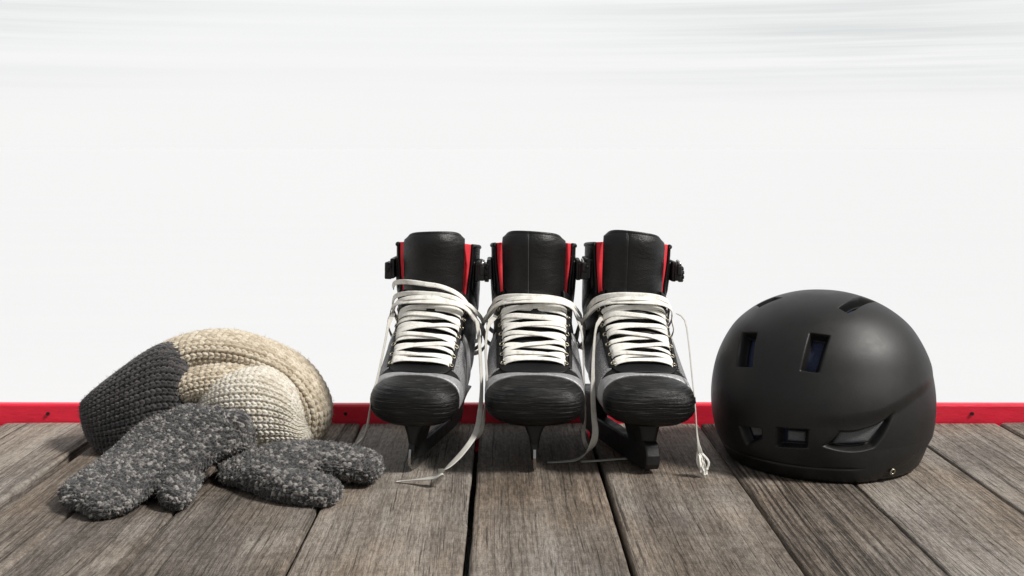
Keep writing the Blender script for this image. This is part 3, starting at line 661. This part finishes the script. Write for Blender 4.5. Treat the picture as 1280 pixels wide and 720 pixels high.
# vent inserts: pale foam pads and small ledges seen in the low vents
def pad(azs, vs, off, thick, mat, name, nz_=14):
    U, V_ = np.meshgrid(np.linspace(0, 1, nz_ * 2), np.linspace(0, 1, nz_), indexing='ij')
    q = [np.array(x) for x in zip(azs, vs)]
    A = (q[0][:, None, None] * (1 - U) * (1 - V_) + q[1][:, None, None] * U * (1 - V_) + q[2][:, None, None] * U * V_ + q[3][:, None, None] * (1 - U) * V_)
    az, v = np.radians(A[0]), A[1]; e = np.minimum.reduce([U, 1 - U, V_, 1 - V_]); o = off - .0025 * np.exp(-e / .05)
    p = hsurf(az, v); n = hnorm(az, v); V, F = slab(p + n * o[..., None], p + n * (off - thick)); return mesh_obj(name, V, F, mat, helmet)
pad((-10, 9, 19, -6), (.172, .178, .262, .235), -.0095, .008, 'foam_grey', 'vent_pad')
pad((-34, -23.5, -23, -33), (.165, .170, .215, .212), -.0100, .008, 'foam_grey', 'vent_pad')
pad((-55, -47.5, -47.5, -57), (.155, .170, .205, .198), -.0095, .008, 'foam_grey', 'vent_pad')

# ------------------------------------------------------------------ knitted things
def hash2(i, j, k_=0):
    h = np.sin(i * 127.1 + j * 311.7 + k_ * 74.7) * 43758.5453; return h - np.floor(h)
def knit_disp(u, v, pu, pv):
    """stocking-stitch relief: u along the knitting row direction, v across the wales (metres)"""
    cv = v / pv; iv = np.floor(cv); fv = cv - iv - .5; cu = u / pu + .5 * (iv % 2) * 0 + .12 * hash2(iv, 0 * iv, 3); iu = np.floor(cu); fu = cu - iu
    side = np.sign(fv); af = np.abs(fv)
    ph = (cu + af * .9) % 1.0                       # slanted legs forming a V
    leg = (.30 + .70 * np.sqrt(np.clip(1 - ((af - .22) / .30) ** 2, 0, 1))) * (.45 + .55 * np.sqrt(np.clip(1 - ((ph - .5) / .50) ** 2, 0, 1)))
    gapv = np.clip((.5 - af) / .13, 0, 1) ** .7; hole = np.exp(-((af - .5) / .17) ** 2) * np.exp(-((ph - .95) / .20) ** 2) + np.exp(-((af - .5) / .17) ** 2) * np.exp(-((ph + .05) / .20) ** 2)
    leg = leg * (.25 + .75 * gapv) - .9 * hole
    idx = np.floor(cu + af * .9)
    return leg, hash2(idx, iv * 2 + (side > 0))
def fuzz(V, Nn, colr, count, seed, ln=.0042, wd=.00016):
    """stray wool fibres standing off the knit: thin curved slivers"""
    r = np.random.default_rng(seed); i = r.integers(0, len(V), count); p = V[i] - Nn[i] * .0006; t = nrm(r.normal(size=(count, 3)))
    d = nrm(Nn[i] * r.uniform(.15, 1.0, (count, 1)) + t); L = ln * r.uniform(.4, 1.5, (count, 1)); w_ = nrm(np.cross(d, r.normal(size=(count, 3)))) * wd
    bend = nrm(r.normal(size=(count, 3))) * L * .35
    m = p + d * L * .5; e = p + d * L + bend
    Q = np.stack([p - w_, p + w_, m + w_, m - w_, e], 1).reshape(-1, 3); Q[:, 2] = np.maximum(Q[:, 2], .0005)
    b = np.arange(count)[:, None] * 5
    return Q, np.hstack([b, b + 1, b + 2, b + 3]).tolist() + np.hstack([b + 3, b + 2, b + 4]).tolist(), np.repeat(np.clip(colr[i] + .25, 0, 1), 5)
def loft(name, stations, nu, nphi, mat, parent, amp=.0016, pu=.006, pv=.0075, e=.85, lump=.0012, floor=.0012, world=True, smoothdisp=1.0, cvals=None, flat=None, rough_amp=.0003, seed=0):
    """stations: (centre, up vector, depth vector) ; knitted tube through them"""
    A = np.array([np.concatenate(s_) for s_ in stations]); Q, L = even(A, nu)
    phi = np.linspace(0, 2 * np.pi, nphi, endpoint=False)
    c, u_, d_ = Q[:, None, :3], Q[:, None, 3:6], Q[:, None, 6:9]
    B = c + u_ * sgp(np.sin(phi), e)[None, :, None] + d_ * sgp(np.cos(phi), e)[None, :, None]
    def normals(B):
        a = np.gradient(B, axis=0); b = np.roll(B, -1, 1) - np.roll(B, 1, 1); n = nrm(np.cross(a, b)); cc = B - c
        sg = np.sign((n * cc).sum(-1).mean()); return n * sg
    n = normals(B)
    seg = np.linalg.norm(np.roll(B, -1, 1) - B, axis=-1); per = seg.sum(1); pm = np.percentile(per, 70)
    vv = np.cumsum(seg, 1) / per[:, None] * round(pm / pv) * pv
    uu = np.broadcast_to(np.linspace(0, L, nu)[:, None], vv.shape)
    rr = np.random.default_rng(seed); lp = sum(rr.normal() * np.sin(B @ rr.normal(0, 40, 3) + rr.uniform(0, 6)) for _ in range(8)) / 2.8 * lump
    kd, col = knit_disp(uu, vv, pu, pv)
    am = amp * (flat(Q, phi, uu, vv) if flat else 1.0)
    B2 = B + n * (lp + am * (kd - .5) + rough_amp * rr.normal(size=lp.shape))[..., None]
    if floor is not None: B2[..., 2] = np.maximum(B2[..., 2], floor)
    V = np.vstack([B2.reshape(-1, 3), B2[0].mean(0), B2[-1].mean(0)]); a0, a1 = nu * nphi, nu * nphi + 1
    F = gfaces(nu, nphi, cv=True).tolist(); F += [[a0, (j + 1) % nphi, j] for j in range(nphi)] + [[a1, (nu - 1) * nphi + j, (nu - 1) * nphi + (j + 1) % nphi] for j in range(nphi)]
    colr = np.r_[col.ravel(), .5, .5]
    Nf = np.vstack([n.reshape(-1, 3), [[0, 0, 1], [0, 0, 1]]]); fq, ff_, fc = fuzz(V, Nf, colr, int(60 * nu * nphi / 1000), seed)
    F += [[int(a) + len(V) for a in f] for f in ff_]; V = np.vstack([V, fq]); colr = np.r_[colr, fc]
    return mesh_obj(name, V, F, mat, parent, attr={'stitch': colr}, world=world)
hat = empty('knit_hat', (-.32, 1.54, 0)); tag(hat, 'beige knitted hat with a charcoal ribbed brim lying folded on the deck', 'hat')
def st_px(top, bot, d, b, lean=0.0):
    T, Bm = P(*top, d), P(*bot, d - lean); c = (T + Bm) / 2; return (c, (T - Bm) / 2, np.array([0, b, 0.0]))
# charcoal brim
loft('brim', [st_px((104, 504), (112, 520), 1.535, .010), st_px((106, 500), (120, 548), 1.53, .026), st_px((120, 486), (134, 566), 1.525, .040), st_px((146, 466), (158, 572), 1.525, .050), st_px((176, 446), (188, 574), 1.525, .056),
     st_px((205, 432), (220, 572), 1.53, .058), st_px((230, 436), (243, 566), 1.535, .056), st_px((243, 452), (252, 550), 1.54, .044), st_px((246, 480), (252, 530), 1.54, .018)], 300, 460, 'wool_dark', hat, amp=.0036, pu=.0070, pv=.0082, lump=.0018, seed=2)
# outer fold sweeping over the top and down the right side
def arc(pts, rad, dep, d, turn=None):
    pts = [P(x, y, dd) for (x, y), dd in zip(pts, d)]; A = np.array(pts); T = nrm(np.gradient(A, axis=0)); out = []
    for i in range(len(A)):
        up = nrm(np.cross(T[i], [0, 1.0, 0])); up = up if not np.isnan(up).any() else np.array([0, 0, 1.0])
        out.append((A[i], -up * rad[i], np.array([0, dep[i], 0.0])))
    return out
op = [(196, 476), (208, 458), (232, 444), (264, 436), (308, 440), (352, 456), (381, 483), (393, 514), (384, 537), (362, 547)]
loft('outer_fold', arc(op, [.018, .026, .0255, .0230, .0205, .0190, .0190, .0205, .021, .012], [.03, .045, .050, .050, .050, .050, .050, .048, .040, .02], [1.56] * 6 + [1.56, 1.555, 1.55, 1.545]), 520, 360, 'wool_beige', hat, amp=.0046, pu=.0076, pv=.0096, e=.9, seed=5)
ip = [(226, 502), (238, 483), (262, 475), (300, 473), (334, 483), (352, 503), (356, 524)]
loft('inner_fold', arc(ip, [.015, .023, .023, .022, .021, .019, .012], [.03, .042, .045, .045, .045, .04, .02], [1.525] * 7), 300, 260, 'wool_beige', hat, amp=.0040, pu=.0070, pv=.0086, e=.9, seed=6)
loft('crown', [st_px((250, 500), (252, 522), 1.50, .008), st_px((260, 484), (266, 542), 1.50, .030), st_px((286, 466), (292, 556), 1.50, .043), st_px((318, 460), (322, 560), 1.50, .047), st_px((342, 464), (346, 560), 1.50, .044), st_px((362, 480), (368, 558), 1.50, .036), st_px((373, 502), (382, 554), 1.505, .026), st_px((380, 520), (388, 544), 1.505, .006)],
     240, 380, 'wool_pale', hat, amp=.0036, pu=.0068, pv=.0080, lump=.0016, seed=8)

def mitten(stations, thumb, seed, root, name='knit', cuff=None, wdir=(1, 0, 0)):
    """flattened tubes for hand, thumb and cuff, merged and covered in stitches"""
    def tube(stn, J):
        A = []
        for (a, za), (b, zb), th in stn:
            p, q = P(*a, z=za), P(*b, z=zb); c = (p + q) / 2; A.append(np.concatenate([c, (q - p) / 2, [th]]))
        Q, L = even(np.array(A), 60); ph = np.linspace(0, 2 * np.pi, 48, endpoint=False)
        T = nrm(np.gradient(Q[:, :3], axis=0)); up = nrm(np.cross(T, Q[:, 3:6])); up *= np.sign(up[:, 2:3])
        B = Q[:, None, :3] + Q[:, None, 3:6] * sgp(np.cos(ph), .9)[None, :, None] + up[:, None] * (Q[:, None, 6:7] / 2) * sgp(np.sin(ph), .8)[None, :, None]
        n = len(Q); F = gfaces(n, 48, cv=True).tolist() + [list(range(48)), [(n - 1) * 48 + i for i in range(48)][::-1]]
        # orientation
        J.add(B, F)
    J = Join(); tube(stations, J); tube(thumb, J)
    if cuff: tube(cuff, J)
    o = J.build('tmp', 'wool_marl')
    rm = o.modifiers.new('r', 'REMESH'); rm.mode = 'VOXEL'; rm.voxel_size = .00105
    sm = o.modifiers.new('s', 'SMOOTH'); sm.iterations = 14; sm.factor = .5
    dg = bpy.context.evaluated_depsgraph_get(); me = bpy.data.meshes.new_from_object(o.evaluated_get(dg))
    nV = len(me.vertices); V = np.empty(nV * 3); me.vertices.foreach_get('co', V); V = V.reshape(-1, 3)
    Nn = np.empty(nV * 3); me.vertices.foreach_get('normal', Nn); Nn = Nn.reshape(-1, 3)
    bpy.data.objects.remove(o)
    ax = nrm(np.array(wdir, float)); ay = np.cross([0, 0, 1.0], ax)
    r = np.random.default_rng(seed)
    lp = sum(r.normal() * np.sin(V @ r.normal(0, 45, 3) + r.uniform(0, 6)) for _ in range(10)) / 3.2
    # stitches: jittered bumps on a staggered lattice (3D cell noise over the surface)
    g = .0046; sk_ = V @ np.stack([ax, ay, [0, 0, 1.0]], 1) / np.array([g * 1.15, g * .85, g]); base = np.floor(sk_); best = np.full(nV, 9.0); second = np.full(nV, 9.0); colr = np.zeros(nV)
    for dx in (-1, 0, 1):
        for dy in (-1, 0, 1):
            for dz in (-1, 0, 1):
                c = base + (dx, dy, dz); h1, h2, h3 = hash2(c[:, 0], c[:, 1], c[:, 2]), hash2(c[:, 1], c[:, 2], c[:, 0] + 5), hash2(c[:, 2], c[:, 0], c[:, 1] + 9)
                pt = c + .5 + (np.stack([h1, h2, h3], 1) - .5) * .6; dd = np.linalg.norm(sk_ - pt, axis=1); cl = dd < best
                second = np.where(cl, best, np.minimum(second, dd)); colr = np.where(cl, hash2(c[:, 0] + 3, c[:, 1] + 1, c[:, 2] * 2), colr); best = np.minimum(best, dd)
    bmp = np.clip((second - best) * 1.35, 0, 1) ** .55
    V = V + Nn * (.0016 * lp + .0044 * (bmp - .6) + .00025 * r.normal(size=nV))[:, None]; V[:, 2] = np.maximum(V[:, 2], .0008 + .0004 * r.random(nV))
    F = [list(p.vertices) for p in me.polygons]; colr = np.clip(.06 + .94 * colr ** 1.2, 0, 1)
    fq, ff_, fc = fuzz(V, Nn, colr, 9000, seed); F += [[int(a) + len(V) for a in f] for f in ff_]; V = np.vstack([V, fq]); colr = np.r_[colr, fc]
    return mesh_obj(name, V, F, 'wool_marl', root, attr={'stitch': colr}, world=True)
mt1 = empty('mitten', (-.40, 1.36, 0)); tag(mt1, 'marled grey knitted mitten leaning against the hat, the left one of the two', 'mitten', 'marled grey mittens')
mitten([(((72, 617), .010), ((84, 632), .008), .010), (((84, 605), .013), ((118, 641), .010), .024), (((112, 586), .016), ((160, 634), .012), .032), (((146, 562), .020), ((192, 612), .018), .036),
        (((170, 540), .030), ((228, 600), .024), .038), (((200, 518), .044), ((258, 580), .034), .038), (((240, 512), .054), ((282, 564), .044), .036), (((275, 514), .060), ((300, 554), .050), .034)],
       [(((196, 580), .022), ((256, 584), .022), .030), (((190, 602), .016), ((250, 606), .016), .030), (((198, 620), .012), ((240, 624), .012), .024), (((208, 631), .008), ((226, 634), .008), .012)], 3, mt1,
       cuff=None, wdir=(.7, -.5, 0))
loft('cuff', [st_px((272, 512), (296, 566), 1.452, .006), (P(292, 538, 1.445), P(284, 513, 1.445) - P(292, 538, 1.445) , np.array([.004, .020, .0])), (P(304, 540, 1.445), P(299, 514, 1.445) - P(304, 540, 1.445), np.array([.004, .022, 0])),
              (P(314, 544, 1.448), P(312, 522, 1.448) - P(314, 544, 1.448), np.array([.002, .018, 0])), (P(319, 546, 1.45), P(319, 538, 1.45) - P(319, 546, 1.45), np.array([0, .006, 0]))], 80, 130, 'wool_marl', mt1, amp=.0016, pu=.004, pv=.005, seed=9)
mt2 = empty('mitten', (-.22, 1.36, 0)); tag(mt2, 'marled grey knitted mitten lying flat with its tip toward the skates', 'mitten', 'marled grey mittens')
mitten([(((272, 584), .008), ((274, 602), .006), .012), (((300, 574), .012), ((298, 604), .009), .022), (((334, 565), .018), ((332, 610), .012), .033), (((372, 562), .021), ((374, 598), .016), .036), (((404, 563), .022), ((406, 589), .020), .034),
        (((438, 566), .021), ((444, 594), .017), .033), (((464, 573), .018), ((467, 597), .014), .026), (((476, 584), .013), ((477, 594), .010), .010)],
       [(((300, 588), .013), ((304, 604), .010), .020), (((332, 590), .016), ((336, 614), .012), .030), (((362, 595), .015), ((366, 622), .011), .028), (((394, 598), .014), ((398, 626), .010), .028), (((416, 603), .012), ((416, 625), .009), .022), (((427, 610), .010), ((427, 617), .009), .010)], 7, mt2, wdir=(.9, .2, 0))
